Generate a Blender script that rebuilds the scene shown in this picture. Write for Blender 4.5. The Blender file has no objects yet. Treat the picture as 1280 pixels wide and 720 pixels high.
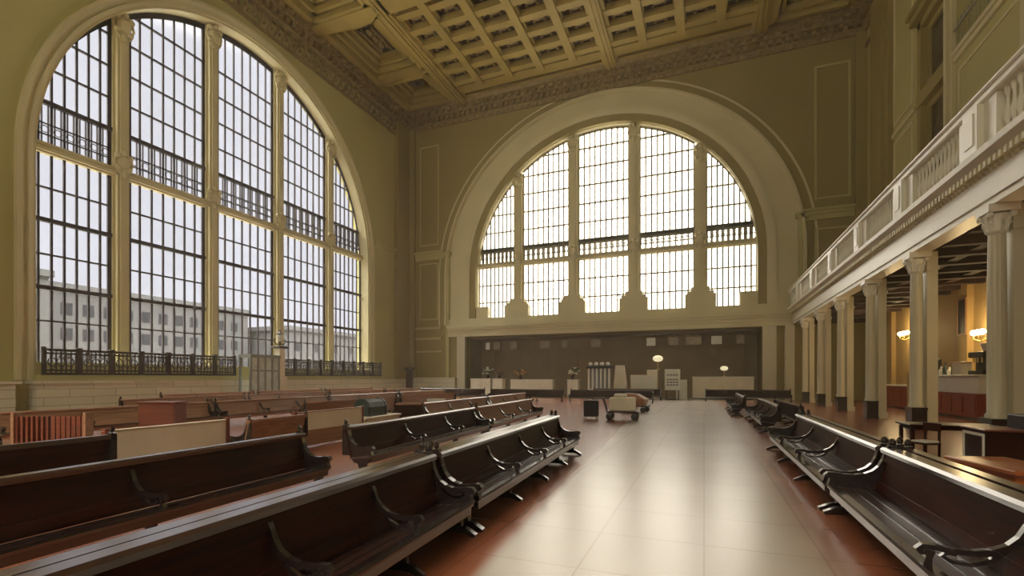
import bpy, math, random
from mathutils import Vector, Matrix
random.seed(7)
PI = math.pi
C = bpy.context.scene.collection
H = 2.1
# ------------------------------------------------------------------ materials
def new_mat(name):
    m = bpy.data.materials.new(name); m.use_nodes = True
    nt = m.node_tree; b = nt.nodes['Principled BSDF']
    return m, nt, b
def paint(name, col, rough=.6, var=.08, scale=.6, metal=0., coat=0., bump=.0, spec=.5, bscale=8.):
    m, nt, b = new_mat(name)
    tc = nt.nodes.new('ShaderNodeTexCoord')
    nz = nt.nodes.new('ShaderNodeTexNoise'); nz.inputs['Scale'].default_value = scale; nz.inputs['Detail'].default_value = 4
    nt.links.new(tc.outputs['Object'], nz.inputs['Vector'])
    r = nt.nodes.new('ShaderNodeValToRGB'); e = r.color_ramp.elements
    e[0].position = .3; e[1].position = .7
    e[0].color = tuple(c*(1-var) for c in col)+(1,); e[1].color = tuple(min(1, c*(1+var)) for c in col)+(1,)
    nt.links.new(nz.outputs['Fac'], r.inputs['Fac']); nt.links.new(r.outputs['Color'], b.inputs['Base Color'])
    b.inputs['Roughness'].default_value = rough; b.inputs['Metallic'].default_value = metal
    b.inputs['Coat Weight'].default_value = coat; b.inputs['Coat Roughness'].default_value = .12
    b.inputs['Specular IOR Level'].default_value = spec
    if bump:
        n2 = nt.nodes.new('ShaderNodeTexNoise'); n2.inputs['Scale'].default_value = bscale; n2.inputs['Detail'].default_value = 3
        nt.links.new(tc.outputs['Object'], n2.inputs['Vector'])
        bp = nt.nodes.new('ShaderNodeBump'); bp.inputs['Strength'].default_value = bump; bp.inputs['Distance'].default_value = .05
        nt.links.new(n2.outputs['Fac'], bp.inputs['Height']); nt.links.new(bp.outputs['Normal'], b.inputs['Normal'])
    return m
def wood(name, c0, c1, rough=.3, coat=.6, axis_scale=(14, .6, 14), spec=.5, cr=.1):
    m, nt, b = new_mat(name)
    tc = nt.nodes.new('ShaderNodeTexCoord'); mp = nt.nodes.new('ShaderNodeMapping')
    mp.inputs['Scale'].default_value = axis_scale
    nz = nt.nodes.new('ShaderNodeTexNoise'); nz.inputs['Scale'].default_value = 1.4; nz.inputs['Detail'].default_value = 6
    nz.inputs['Distortion'].default_value = .4
    r = nt.nodes.new('ShaderNodeValToRGB'); e = r.color_ramp.elements
    e[0].position = .32; e[1].position = .72; e[0].color = c0+(1,); e[1].color = c1+(1,)
    nt.links.new(tc.outputs['Object'], mp.inputs['Vector']); nt.links.new(mp.outputs['Vector'], nz.inputs['Vector'])
    nt.links.new(nz.outputs['Fac'], r.inputs['Fac']); nt.links.new(r.outputs['Color'], b.inputs['Base Color'])
    b.inputs['Roughness'].default_value = rough; b.inputs['Coat Weight'].default_value = coat
    b.inputs['Coat Roughness'].default_value = cr; b.inputs['Coat IOR'].default_value = 1.7 if cr > .2 else 1.5
    b.inputs['Specular IOR Level'].default_value = spec
    bp = nt.nodes.new('ShaderNodeBump'); bp.inputs['Strength'].default_value = .08; bp.inputs['Distance'].default_value = .01
    nt.links.new(nz.outputs['Fac'], bp.inputs['Height']); nt.links.new(bp.outputs['Normal'], b.inputs['Normal'])
    return m
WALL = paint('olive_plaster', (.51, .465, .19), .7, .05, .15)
WALLD = paint('shaded_plaster', (.33, .262, .082), .7, .05, .15)  # wall plaster darkened to hold the shade at the back and upper right
TRIM = paint('cream_plaster', (.68, .61, .365), .5, .05, .3)  # lightened to paint the window glow onto the arch surrounds
CREAM = paint('pale_stone_paint', (.86, .83, .70), .35, .03, .6)
STONE = paint('column_stone', (.66, .60, .42), .4, .05, .6)
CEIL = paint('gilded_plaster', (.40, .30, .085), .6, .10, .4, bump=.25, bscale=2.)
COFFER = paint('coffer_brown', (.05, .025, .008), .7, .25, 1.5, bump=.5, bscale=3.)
GILT = paint('carved_plaster', (.29, .21, .085), .6, .25, 3., bump=.5, bscale=6.)
STEEL = paint('dark_steel', (.045, .035, .045), .5, .2, 2.)
SASH = paint('sash_glare_steel', (.36, .32, .22), .5, .1, 2.)  # dark steel lightened to paint window glare onto the back bars
IRON = paint('dark_iron', (.035, .016, .012), .5, .3, 3.)
WOOD = wood('mahogany', (.013, .002, .001), (.046, .008, .003), .38, .0, spec=.1)
WOODS = wood('polished_seat_mahogany', (.018, .006, .004), (.05, .015, .009), .3, 1., spec=1., cr=.24)
WOODL = wood('brown_wood', (.24, .11, .055), (.42, .21, .11), .35, .6)
WOODR = wood('red_wood', (.13, .03, .014), (.22, .05, .022), .4, .3)
BLACKW = wood('blackened_wood', (.008, .005, .005), (.02, .010, .009), .25, .8)
PALE = paint('pale_marble', (.80, .72, .57), .3, .08, 1.2)
WHITE = paint('white_enamel', (.78, .76, .68), .4, .04, 2.)
TEAL = paint('dark_teal', (.035, .055, .05), .45, .3, 3.)
BROWN = paint('brown_board', (.25, .17, .085), .7, .12, .5)
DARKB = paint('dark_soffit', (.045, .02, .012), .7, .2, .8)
YELL = paint('yellow_plaster', (.50, .34, .13), .7, .08, .4)
REDP = wood('red_panel', (.22, .018, .006), (.34, .035, .012), .35, .3, (3, 3, .6))
BLACK = paint('black_paint', (.015, .013, .016), .4, .2, 3.)
GREYB = paint('grey_concrete', (.28, .28, .28), .8, .25, .3)
LEAF = paint('leaf_green', (.06, .09, .03), .6, .3, 4.)
ORANGE = paint('orange_petals', (.65, .22, .06), .6, .3, 6.)
WHITEF = paint('white_petals', (.75, .68, .5), .6, .2, 6.)
BRASS = paint('brass', (.65, .45, .15), .3, .1, 4., metal=1.)
def emit(name, col, s):
    m, nt, b = new_mat(name)
    b.inputs['Base Color'].default_value = col+(1,)
    b.inputs['Emission Color'].default_value = col+(1,); b.inputs['Emission Strength'].default_value = s
    return m
GLOBE = emit('lamp_globe', (1., .82, .45), 14.)
# marble blocks
def blocks(name, col, mortar, scale, bw, rh, rough=.35):
    m, nt, b = new_mat(name)
    g = nt.nodes.new('ShaderNodeNewGeometry'); sp = nt.nodes.new('ShaderNodeSeparateXYZ'); ad = nt.nodes.new('ShaderNodeMath'); cb = nt.nodes.new('ShaderNodeCombineXYZ')
    nt.links.new(g.outputs['Position'], sp.inputs[0]); nt.links.new(sp.outputs['X'], ad.inputs[0]); nt.links.new(sp.outputs['Y'], ad.inputs[1])
    nt.links.new(ad.outputs[0], cb.inputs['X']); nt.links.new(sp.outputs['Z'], cb.inputs['Y'])
    br = nt.nodes.new('ShaderNodeTexBrick'); nt.links.new(cb.outputs[0], br.inputs['Vector'])
    br.inputs['Scale'].default_value = scale; br.inputs['Brick Width'].default_value = bw; br.inputs['Row Height'].default_value = rh
    br.inputs['Mortar Size'].default_value = .015
    br.inputs['Color1'].default_value = col+(1,); br.inputs['Color2'].default_value = tuple(c*.88 for c in col)+(1,); br.inputs['Mortar'].default_value = mortar+(1,)
    nt.links.new(br.outputs['Color'], b.inputs['Base Color']); b.inputs['Roughness'].default_value = rough
    return m
MARBLE = blocks('marble_blocks', (.80, .75, .58), (.34, .29, .19), 1., 2.4, .48)
FACADE = blocks('facade_blocks', (.055, .057, .064), (.03, .03, .035), 1., 2.2, 1.6, .8)
# floor: terrazzo tiles, paler along the aisle and red brown under the bench rows
def floor_mat():
    m, nt, b = new_mat('terrazzo_floor')
    N = nt.nodes.new; L = nt.links.new
    g = N('ShaderNodeNewGeometry'); sp = N('ShaderNodeSeparateXYZ'); L(g.outputs['Position'], sp.inputs[0])
    br = N('ShaderNodeTexBrick'); L(g.outputs['Position'], br.inputs['Vector'])
    br.offset = 0; br.inputs['Scale'].default_value = 1; br.inputs['Brick Width'].default_value = 1.3; br.inputs['Row Height'].default_value = 1.3
    br.inputs['Mortar Size'].default_value = .012
    br.inputs['Color1'].default_value = (1, 1, 1, 1); br.inputs['Color2'].default_value = (.97, .97, .97, 1); br.inputs['Mortar'].default_value = (.78, .74, .7, 1)
    nz = N('ShaderNodeTexNoise'); nz.inputs['Scale'].default_value = .5; nz.inputs['Detail'].default_value = 2; L(g.outputs['Position'], nz.inputs['Vector'])
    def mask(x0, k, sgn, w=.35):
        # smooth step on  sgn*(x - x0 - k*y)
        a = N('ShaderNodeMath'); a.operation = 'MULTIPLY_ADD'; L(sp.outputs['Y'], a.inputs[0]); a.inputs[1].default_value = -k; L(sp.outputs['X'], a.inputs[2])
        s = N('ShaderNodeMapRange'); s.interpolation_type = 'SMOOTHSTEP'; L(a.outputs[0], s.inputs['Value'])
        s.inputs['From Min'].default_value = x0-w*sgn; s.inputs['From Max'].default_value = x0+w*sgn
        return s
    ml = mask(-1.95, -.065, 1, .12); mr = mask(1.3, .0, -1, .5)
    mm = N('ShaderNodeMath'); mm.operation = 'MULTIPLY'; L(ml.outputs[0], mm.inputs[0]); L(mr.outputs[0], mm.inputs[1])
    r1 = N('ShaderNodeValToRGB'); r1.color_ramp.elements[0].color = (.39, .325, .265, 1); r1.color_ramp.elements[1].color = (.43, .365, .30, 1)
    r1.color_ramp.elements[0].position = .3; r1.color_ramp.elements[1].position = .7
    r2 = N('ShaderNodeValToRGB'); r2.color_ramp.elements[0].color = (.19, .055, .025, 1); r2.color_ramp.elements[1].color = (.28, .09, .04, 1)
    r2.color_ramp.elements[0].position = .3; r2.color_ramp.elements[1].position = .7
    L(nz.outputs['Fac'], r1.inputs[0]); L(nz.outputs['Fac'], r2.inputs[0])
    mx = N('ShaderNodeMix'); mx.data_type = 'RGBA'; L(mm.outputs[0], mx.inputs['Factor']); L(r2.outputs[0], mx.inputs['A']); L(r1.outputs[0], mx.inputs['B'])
    mu = N('ShaderNodeMix'); mu.data_type = 'RGBA'; mu.blend_type = 'MULTIPLY'; mu.inputs['Factor'].default_value = 1
    L(mx.outputs['Result'], mu.inputs['A']); L(br.outputs['Color'], mu.inputs['B']); L(mu.outputs['Result'], b.inputs['Base Color'])
    rr = N('ShaderNodeMapRange'); L(nz.outputs['Fac'], rr.inputs['Value']); rr.inputs['To Min'].default_value = .25; rr.inputs['To Max'].default_value = .27
    L(rr.outputs[0], b.inputs['Roughness']); b.inputs['Specular IOR Level'].default_value = .95
    return m
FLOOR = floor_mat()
def glass_mat(name, tint):
    m = bpy.data.materials.new(name); m.use_nodes = True; nt = m.node_tree; nt.nodes.clear()
    o = nt.nodes.new('ShaderNodeOutputMaterial'); t = nt.nodes.new('ShaderNodeBsdfTransparent'); g = nt.nodes.new('ShaderNodeBsdfGlossy')
    nz = nt.nodes.new('ShaderNodeTexNoise'); nz.inputs['Scale'].default_value = .8; nz.inputs['Detail'].default_value = 3
    r = nt.nodes.new('ShaderNodeValToRGB'); r.color_ramp.elements[0].color = tuple(c*.9 for c in tint)+(1,); r.color_ramp.elements[1].color = tint+(1,)
    ge = nt.nodes.new('ShaderNodeNewGeometry'); nt.links.new(ge.outputs['Position'], nz.inputs['Vector'])
    nt.links.new(nz.outputs['Fac'], r.inputs[0]); nt.links.new(r.outputs[0], t.inputs['Color'])
    g.inputs['Roughness'].default_value = .1
    mx = nt.nodes.new('ShaderNodeMixShader'); mx.inputs[0].default_value = .05
    nt.links.new(t.outputs[0], mx.inputs[1]); nt.links.new(g.outputs[0], mx.inputs[2]); nt.links.new(mx.outputs[0], o.inputs[0])
    return m
GLASS = glass_mat('window_glass', (.97, .97, 1.))

# ------------------------------------------------------------------ mesh builder
class MB:
    def __init__(s, tf=None): s.v = []; s.f = []; s.tf = tf or (lambda a, b, c: (a, b, c))
    def add(s, vs, fs):
        n = len(s.v); s.v += [s.tf(*p) for p in vs]; s.f += [tuple(n+i for i in f) for f in fs]
    def box(s, x0, x1, y0, y1, z0, z1):
        s.hexa([(x0, y0, z0), (x1, y0, z0), (x1, y1, z0), (x0, y1, z0), (x0, y0, z1), (x1, y0, z1), (x1, y1, z1), (x0, y1, z1)])
    def hexa(s, v):
        s.add(v, [(0, 3, 2, 1), (4, 5, 6, 7), (0, 1, 5, 4), (1, 2, 6, 5), (2, 3, 7, 6), (3, 0, 4, 7)])
    def bbox(s, x0, x1, y0, y1, z0, z1, b=.01):     # box with chamfered vertical and top edges
        b = min(b, (x1-x0)*.3, (y1-y0)*.3, (z1-z0)*.3)
        s.loft([[(x0+b, y0+b, z0), (x1-b, y0+b, z0), (x1-b, y1-b, z0), (x0+b, y1-b, z0)],
                [(x0, y0, z0+b), (x1, y0, z0+b), (x1, y1, z0+b), (x0, y1, z0+b)],
                [(x0, y0, z1-b), (x1, y0, z1-b), (x1, y1, z1-b), (x0, y1, z1-b)],
                [(x0+b, y0+b, z1), (x1-b, y0+b, z1), (x1-b, y1-b, z1), (x0+b, y1-b, z1)]])
    def loft(s, rings, closed=True, caps=True):
        n = len(rings[0]); vs = [p for r in rings for p in r]; fs = []
        for i in range(len(rings)-1):
            for j in range(n if closed else n-1):
                k = (j+1) % n
                fs.append((i*n+j, i*n+k, (i+1)*n+k, (i+1)*n+j))
        if caps:
            fs.append(tuple(range(n-1, -1, -1))); m = (len(rings)-1)*n; fs.append(tuple(m+i for i in range(n)))
        s.add(vs, fs)
    def lathe(s, cx, cy, prof, seg=16, z0=0):
        rings = [[(cx+r*math.cos(2*PI*k/seg), cy+r*math.sin(2*PI*k/seg), z0+z) for k in range(seg)] for r, z in prof]
        s.loft(rings)
    def tube(s, pts, r, seg=8):
        pts = [Vector(p) for p in pts]; rings = []
        for i, p in enumerate(pts):
            t = (pts[min(i+1, len(pts)-1)]-pts[max(i-1, 0)]).normalized()
            up = Vector((0, 0, 1)) if abs(t.z) < .9 else Vector((1, 0, 0))
            a = t.cross(up).normalized(); b = a.cross(t)
            rr = r[i] if isinstance(r, (list, tuple)) else r
            rings.append([tuple(p+a*math.cos(2*PI*k/seg)*rr+b*math.sin(2*PI*k/seg)*rr) for k in range(seg)])
        s.loft(rings)
    def ball(s, c, r, seg=8, sq=(1, 1, 1)):
        rings = []
        for i in range(1, seg//2+1):
            th = PI*i/(seg//2+1)
            rings.append([(c[0]+sq[0]*r*math.sin(th)*math.cos(2*PI*k/seg), c[1]+sq[1]*r*math.sin(th)*math.sin(2*PI*k/seg), c[2]-sq[2]*r*math.cos(th)) for k in range(seg)])
        s.loft(rings)
    def ribbon(s, pts, w, y0, y1):                  # solid band along a 2D (x,z) centreline
        pts = [Vector((p[0], p[1])) for p in pts]; rings = []
        for i, p in enumerate(pts):
            t = (pts[min(i+1, len(pts)-1)]-pts[max(i-1, 0)]).normalized(); n = Vector((-t.y, t.x))
            ww = w[i] if isinstance(w, (list, tuple)) else w
            a = p+n*ww/2; b = p-n*ww/2
            rings.append([(a.x, y0, a.y), (a.x, y1, a.y), (b.x, y1, b.y), (b.x, y0, b.y)])
        s.loft(rings)
    def prism(s, poly, y0, y1):                     # polygon in (x,z) extruded along y
        s.loft([[(x, y0, z) for x, z in poly], [(x, y1, z) for x, z in poly]])
    def build(s, name, mat, parent=None, smooth=False, loc=None, bev=0):
        me = bpy.data.meshes.new(name); me.from_pydata(s.v, [], s.f); me.materials.append(mat)
        me.update()
        if smooth:
            for p in me.polygons: p.use_smooth = True
            me.set_sharp_from_angle(angle=math.radians(38))
        o = bpy.data.objects.new(name, me); C.objects.link(o)
        if parent: o.parent = parent
        if loc: o.location = loc
        if bev:
            bv = o.modifiers.new('bevel', 'BEVEL'); bv.width = bev; bv.segments = 2; bv.limit_method = 'ANGLE'
        fixn(me)
        return o
import bmesh
def fixn(me):
    bm = bmesh.new(); bm.from_mesh(me); bmesh.ops.recalc_face_normals(bm, faces=bm.faces); bm.to_mesh(me); bm.free()
def thing(name, label, cat, loc=(0, 0, 0), rz=0, group=None, kind=None):
    o = bpy.data.objects.new(name, None); o.empty_display_size = .2; C.objects.link(o)
    o.location = loc; o.rotation_euler = (0, 0, rz); tag(o, label, cat, group, kind); return o
def tag(o, label=None, cat=None, group=None, kind=None):
    if label: o['label'] = label
    if cat: o['category'] = cat
    if group: o['group'] = group
    if kind: o['kind'] = kind
    return o
def copy_tree(o, parent=None):
    c = o.copy(); C.objects.link(c)
    if parent: c.parent = parent
    for ch in [x for x in bpy.data.objects if x.parent == o]: copy_tree(ch, c)
    return c
def struct(o): o['kind'] = 'structure'; return o

# ------------------------------------------------------------------ the hall
XL, XR, YB, YF, ZC = -35.6, 13.8, 53., -16., 36.6
XC = 7.7                                            # front face of the gallery arcade
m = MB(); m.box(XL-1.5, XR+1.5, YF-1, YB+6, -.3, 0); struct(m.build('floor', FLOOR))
TB = lambda a, n, z: (a, YB-n, z)                   # back wall frame  (along, into the room, up)
TL = lambda a, n, z: (XL+n, a, z)
TR = lambda a, n, z: (XR-n, a, z)
class Arch:
    def __init__(s, c, r, z0, sill, b=None): s.c, s.r, s.z0, s.sill, s.b = c, r, z0, sill, b or r
    def top(s, a):
        q = 1-((a-s.c)/s.r)**2
        return s.z0+s.b*math.sqrt(max(0, q))
    def half(s, z):
        return s.r if z <= s.z0 else s.r*math.sqrt(max(0, 1-((z-s.z0)/s.b)**2))
AB = Arch(-10.5, 15.45, 14.7, 9.3)
AL = Arch(30.25, 14.75, 14.9, 3.0, 15.7)
AF = Arch(-10.5, 15.45, 14.7, 9.3)
def arch_wall(mb, A, a0, a1, z0, z1, n0, n1):
    mb.box(a0, A.c-A.r, n0, n1, z0, z1); mb.box(A.c+A.r, a1, n0, n1, z0, z1)
    if A.sill > z0: mb.box(A.c-A.r, A.c+A.r, n0, n1, z0, A.sill)
    N = 56; xs = [A.c-A.r*math.cos(PI*i/N) for i in range(N+1)]
    for i in range(N):
        p, q = xs[i], xs[i+1]; tp, tq = A.top(p), A.top(q)
        mb.hexa([(p, n0, tp), (q, n0, tq), (q, n1, tq), (p, n1, tp), (p, n0, z1), (q, n0, z1), (q, n1, z1), (p, n1, z1)])
m = MB(TL); arch_wall(m, AL, YF, YB+1.3, 0, ZC, -1.6, 0); wl = struct(m.build('wall_left', WALL))
# back wall, with the wide ticket recess below the entablature
m = MB(TB)
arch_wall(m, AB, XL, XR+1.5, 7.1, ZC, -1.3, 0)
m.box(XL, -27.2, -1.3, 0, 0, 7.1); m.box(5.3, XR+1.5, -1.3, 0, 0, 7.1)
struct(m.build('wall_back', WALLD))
m = MB(TB); m.box(-29.5, 7.7, -4.6, -4.3, 0, 7.4)
m.box(-27.6, -27.2, -4.3, -1.3, 0, 7.1); m.box(5.3, 5.7, -4.3, -1.3, 0, 7.1); m.box(-27.2, 5.3, -4.3, -1.3, 6.9, 7.1)
for i in range(9): m.box(-25.5+i*3.7, -25.35+i*3.7, -4.3, -4.2, 0, 5.6)
m.box(-27.2, 5.3, -4.3, -4.15, 5.5, 5.75)
struct(m.build('wall_recess', BROWN))
TF = lambda a, n, z: (a, YF+n, z)
m = MB(TF); arch_wall(m, AF, XL, XR+1.5, 0, ZC, -1.3, 0); struct(m.build('wall_front', WALL))
m = MB(TF)
for c in (-10.15, -3.4, 3.4, 10.15): m.box(AF.c+c-.55, AF.c+c+.55, -1.1, -.6, 9.3, AF.top(AF.c+c)+.1)
m.box(AF.c-15.4, AF.c+15.4, -1.1, -.7, 15.5, 16.1); struct(m.build('window_4', TRIM))  # unseen window added behind the camera to let in more light
# right wall: recessed upper gallery bay, tall window, low aisle wall
m = MB(TR)
m.box(YF, YB, -1.2, 0, 0, 8.6)
m.box(41.3, YB, -1.2, 0, 8.6, ZC); m.box(36., 36.8, -1.2, 0, 8.6, ZC); m.box(36.8, 41.3, -1.2, 0, 26.4, ZC); m.box(36.8, 41.3, -1.2, 0, 8.6, 10.)
m.box(20., 36., -1.2, 0, 8.6, 20.6); m.box(20, 36, -1.2, 0, 32, ZC); m.box(26.9, 29.1, -1.2, 0, 20.6, 32)
m.box(YF, 20., -1.2, 0, 8.6, ZC)
m.box(18.8, 36.8, -6, -5.7, 20.6, 33); m.box(36., 36.3, -6, -1.2, 20.4, 33); m.box(19.7, 20, -6, -1.2, 20.4, 33); m.box(19.7, 36.3, -6, -1.2, 20.3, 20.6); m.box(19.7, 36.3, -6, -1.2, 32, 32.3)
m.box(36.8, 41.3, -6, -5.7, 8.6, 27)
struct(m.build('wall_right', WALL))
# corner pilasters and wall bands
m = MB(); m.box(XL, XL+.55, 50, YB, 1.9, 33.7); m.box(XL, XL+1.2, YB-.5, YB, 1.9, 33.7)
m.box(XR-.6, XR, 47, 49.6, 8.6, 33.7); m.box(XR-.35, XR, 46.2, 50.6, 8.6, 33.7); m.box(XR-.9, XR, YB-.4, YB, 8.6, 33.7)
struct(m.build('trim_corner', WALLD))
def frame(mb, a0, a1, z0, z1, w, n, n0=0.):
    mb.box(a0, a1, n0, n, z0, z0+w); mb.box(a0, a1, n0, n, z1-w, z1); mb.box(a0, a0+w, n0, n, z0+w, z1-w); mb.box(a1-w, a1, n0, n, z0+w, z1-w)
# horizontal string bands and panels of the back wall
m = MB(TB)
for a0, a1 in ((XL+1.2, -30.2), (8.75, XR-.9)):
    m.box(a0, a1, 0, .28, 17.5, 17.8); m.box(a0, a1, 0, .45, 17.8, 18.05); m.box(a0, a1, 0, .15, 17.0, 17.5)
m.box(XL+1.2, -30.6, 0, .22, 8.2, 8.5); m.box(XL+1.2, -30.6, 0, .16, 6.9, 7.2); m.box(XL+1.2, -30.6, 0, .1, 5.3, 5.5)
frame(m, XL+1.8, -31.1, 9.4, 16.6, .18, .1); frame(m, XL+1.8, -31.0, 18.8, 31.5, .2, .1)
frame(m, 9.7, 12.6, 10., 16.2, .2, .12); frame(m, 9.7, 12.6, 18.9, 31.5, .2, .12)
struct(m.build('trim_back', WALL))
m = MB(TL)
m.box(46.3, 50, 0, .28, 17.5, 17.8); m.box(46.3, 50, 0, .42, 17.8, 18.05)
m.box(YF, 13.6, 0, .25, 17.5, 18.0)
struct(m.build('trim_left', WALL))
m = MB(TR)
m.box(41.9, 46.2, 0, .12, 20.8, 21.1)
frame(m, 42.2, 45.9, 21.6, 31.8, .16, .1); frame(m, 42.2, 45.9, 9.3, 20.3, .16, .1)
m.box(36.1, 36.3, 0, .2, 8.6, 32); m.box(36.45, 36.75, 0, .35, 8.6, 32)
m.box(29.3, 36., 0, .18, 20.6, 21.0); m.box(29.3, 36, 0, .3, 20.9, 21.15); frame(m, 29.6, 35.7, 10., 20.0, .14, .07)
m.box(26.9, 29.2, 0, .3, 8.6, 32.); m.box(20, 26.9, 0, .3, 20.7, 21.1)
struct(m.build('trim_right', TRIM))
# moulded surrounds swept round an arch
def arch_path(A, r, rz, zb, seg=48):
    pts = [(A.c-r, zb, -1, 0)]
    for i in range(seg+1):
        t = PI*i/seg; pts.append((A.c-r*math.cos(t), A.z0+rz*math.sin(t), -math.cos(t), math.sin(t)))
    pts.append((A.c+r, zb, 1, 0)); return pts
def sweep(mb, path, prof):
    mb.loft([[(a+o*na, n, z+o*nz) for o, n in prof] for a, z, na, nz in path], closed=True)
def surround(A, tf, name, rings, zb, mat, parent=None):
    m = MB(tf)
    for r, rz, prof in rings: sweep(m, arch_path(A, r, rz, zb), prof)
    return m.build(name, mat, parent, smooth=True)

def window(A, tf, idx, mulls, mw, n_cols, ztr, ph, sashmat, mullmat, zsill_dark, pedestal, wn=-1.15, bar=.05, trim_rings=None, hz=(), heavy=()):
    W = bpy.data.objects.new('window_%d' % idx, None); C.objects.link(W); struct(W)
    edges = [A.c-A.r]+[x for c in mulls for x in (A.c+c-mw/2, A.c+c+mw/2)]+[A.c+A.r]
    # mullions
    for c in mulls:
        x = A.c+c; zt = A.top(x)+.1
        m = MB(tf); zb = A.sill
        m.box(x-mw/2, x+mw/2, wn-.1, wn+.25, zb, zt); m.box(x-mw*.36, x+mw*.36, wn+.2, wn+.5, zb, zt)
        m.box(x-mw*.2, x+mw*.2, wn+.48, wn+.6, zb+.6, zt-1.2)
        if pedestal:
            m.box(x-1.5, x+1.5, wn-.1, wn+1.0, zb, zb+1.45); m.box(x-1.3, x+1.3, wn, wn+.9, zb+1.45, zb+1.75); m.box(x-.9, x+.9, wn, wn+.75, zb+1.75, zb+2.2)
        m.build('mullion', mullmat, W)
        # carved console under the arch and at the transom
        for zz, s in ((zt-1.0, 1.15), (ztr+1.0, 1.0)):
            m = MB(tf)
            m.ball((x, wn+.6, zz), .38*s, 8, (1, .6, 1.2)); 
            for k in (-1, 1):
                m.ball((x+k*.36*s, wn+.55, zz+.42*s), .22*s, 8); m.ball((x+k*.33*s, wn+.55, zz-.35*s), .19*s, 8)
                m.tube([(x+k*.45*s, wn+.5, zz+.3*s), (x+k*.55*s, wn+.5, zz), (x+k*.38*s, wn+.55, zz-.55*s), (x+k*.1, wn+.6, zz-.9*s)], [.1, .09, .08, .04], 6)
            m.ball((x, wn+.62, zz+.6*s), .2*s, 8); m.ball((x, wn+.6, zz-.75*s), .16*s, 8, (1, 1, 1.6))
            m.build('console', mullmat, W, smooth=True)
    if pedestal:
        m = MB(tf)
        for x, s in ((A.c-A.r, 1), (A.c+A.r, -1)): m.box(min(x, x+s*1.6), max(x, x+s*1.6), wn-.1, wn+1., A.sill, A.sill+1.4)
        m.build('pedestal', mullmat, W)
    m = MB(tf)
    h = A.half(ztr)-.05
    m.box(A.c-h, A.c+h, wn-.1, wn+.3, ztr, ztr+.62); m.box(A.c-h, A.c+h, wn+.2, wn+.5, ztr+.1, ztr+.34); m.box(A.c-h, A.c+h, wn+.2, wn+.42, ztr+.42, ztr+.6)
    m.build('transom', mullmat, W)
    # sashes: one per light
    for i in range(0, len(edges), 2):
        a0, a1 = edges[i], edges[i+1]; m = MB(tf); fw = .22 if sashmat is STEEL else .12
        n0, n1 = wn-.02, wn+.10
        def rng(z):
            hh = A.half(z); return max(a0, A.c-hh), min(a1, A.c+hh)
        nb = n_cols; 
        xs = [a0+(a1-a0)*k/nb for k in range(1, nb)]
        def vbar(x, zlo, zhi, w):
            zt = min(zhi, A.top(x))
            if zt > zlo: m.box(x-w/2, x+w/2, n0, n1, zlo, zt)
        for x in xs: vbar(x, A.sill, 99, 2*bar)
        for k in range(2*nb):                          # finer lattice in the band over the transom
            x = a0+(a1-a0)*(k+.5)/(2*nb); vbar(x, ztr+.6, heavy[-1], bar*.9)
        for x, sg in ((a0, 1), (a1, -1)):
            xx = x+sg*fw/2; vbar(xx, A.sill, 99, fw)
        for z in hz:
            p, q = rng(z)
            if q-p > .2: m.box(p, q, n0-.02, n1+.03, z-bar*.9, z+bar*.9)
        for z in heavy:
            p, q = rng(z)
            if q-p > .2: m.box(p, q, n0-.03, n1+.12, z-bar*2.3, z+bar*2.3)
        for z in (ztr+1.2, ztr+1.85):
            p, q = rng(z); 
            if q-p > .2: m.box(p, q, n0, n1, z-bar*.6, z+bar*.6)
        # little rings in the ornamental band
        for k in range(nb):
            x = a0+(a1-a0)*(k+.5)/nb; z = ztr+1.52
            if A.top(x) > z+1:
                rr = (a1-a0)/nb*.32
                m.tube([(x+rr*math.cos(t*PI/4), (n0+n1)/2, z+rr*math.sin(t*PI/4)) for t in range(9)], bar*.6, 4)
        # curved head of the sash
        M = 10; prev = None
        for k in range(M):
            p = a0+(a1-a0)*k/M; q = a0+(a1-a0)*(k+1)/M; tp, tq = A.top(p), A.top(q)
            ww = .45 if sashmat is STEEL else .25
            m.hexa([(p, n0, max(A.sill, tp-ww)), (q, n0, max(A.sill, tq-ww)), (q, n1, max(A.sill, tq-ww)), (p, n1, max(A.sill, tp-ww)), (p, n0, tp+.05), (q, n0, tq+.05), (q, n1, tq+.05), (p, n1, tp+.05)])
        sash = m.build('sash', sashmat, W)
        g = MB(tf); M = 12; top = []
        for k in range(M):
            p = a0+(a1-a0)*k/M; q = a0+(a1-a0)*(k+1)/M
            g.add([(p, wn-.06, A.sill), (q, wn-.06, A.sill), (q, wn-.06, A.top(q)), (p, wn-.06, A.top(p))], [(0, 1, 2, 3)])
        g.build('pane', GLASS, sash)
    return W
# window_1: left wall
HZ = [5.5, 9.5, 13.5, 20.7, 22.8, 24.9, 27.0]
W1 = window(AL, TL, 1, (-9.85, -3.4, 3.1, 9.6), .98, 7, 15.5, 2.05, STEEL, TRIM, 0, False, hz=HZ, heavy=(7.5, 11.55, 18.6), bar=.055)
surround(AL, TL, 'surround', [
    (AL.r, AL.b, [(-.04, -1.1), (-.04, .03), (.12, .03), (.12, .16), (.34, .22), (.38, -.05), (.38, -1.1)]),
    (AL.r+.38, AL.b+.38, [(0, -.05), (0, .08), (.18, .12), (.3, .26), (.5, .26), (.54, -.05)])], 1.95, TRIM, W1)
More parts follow.
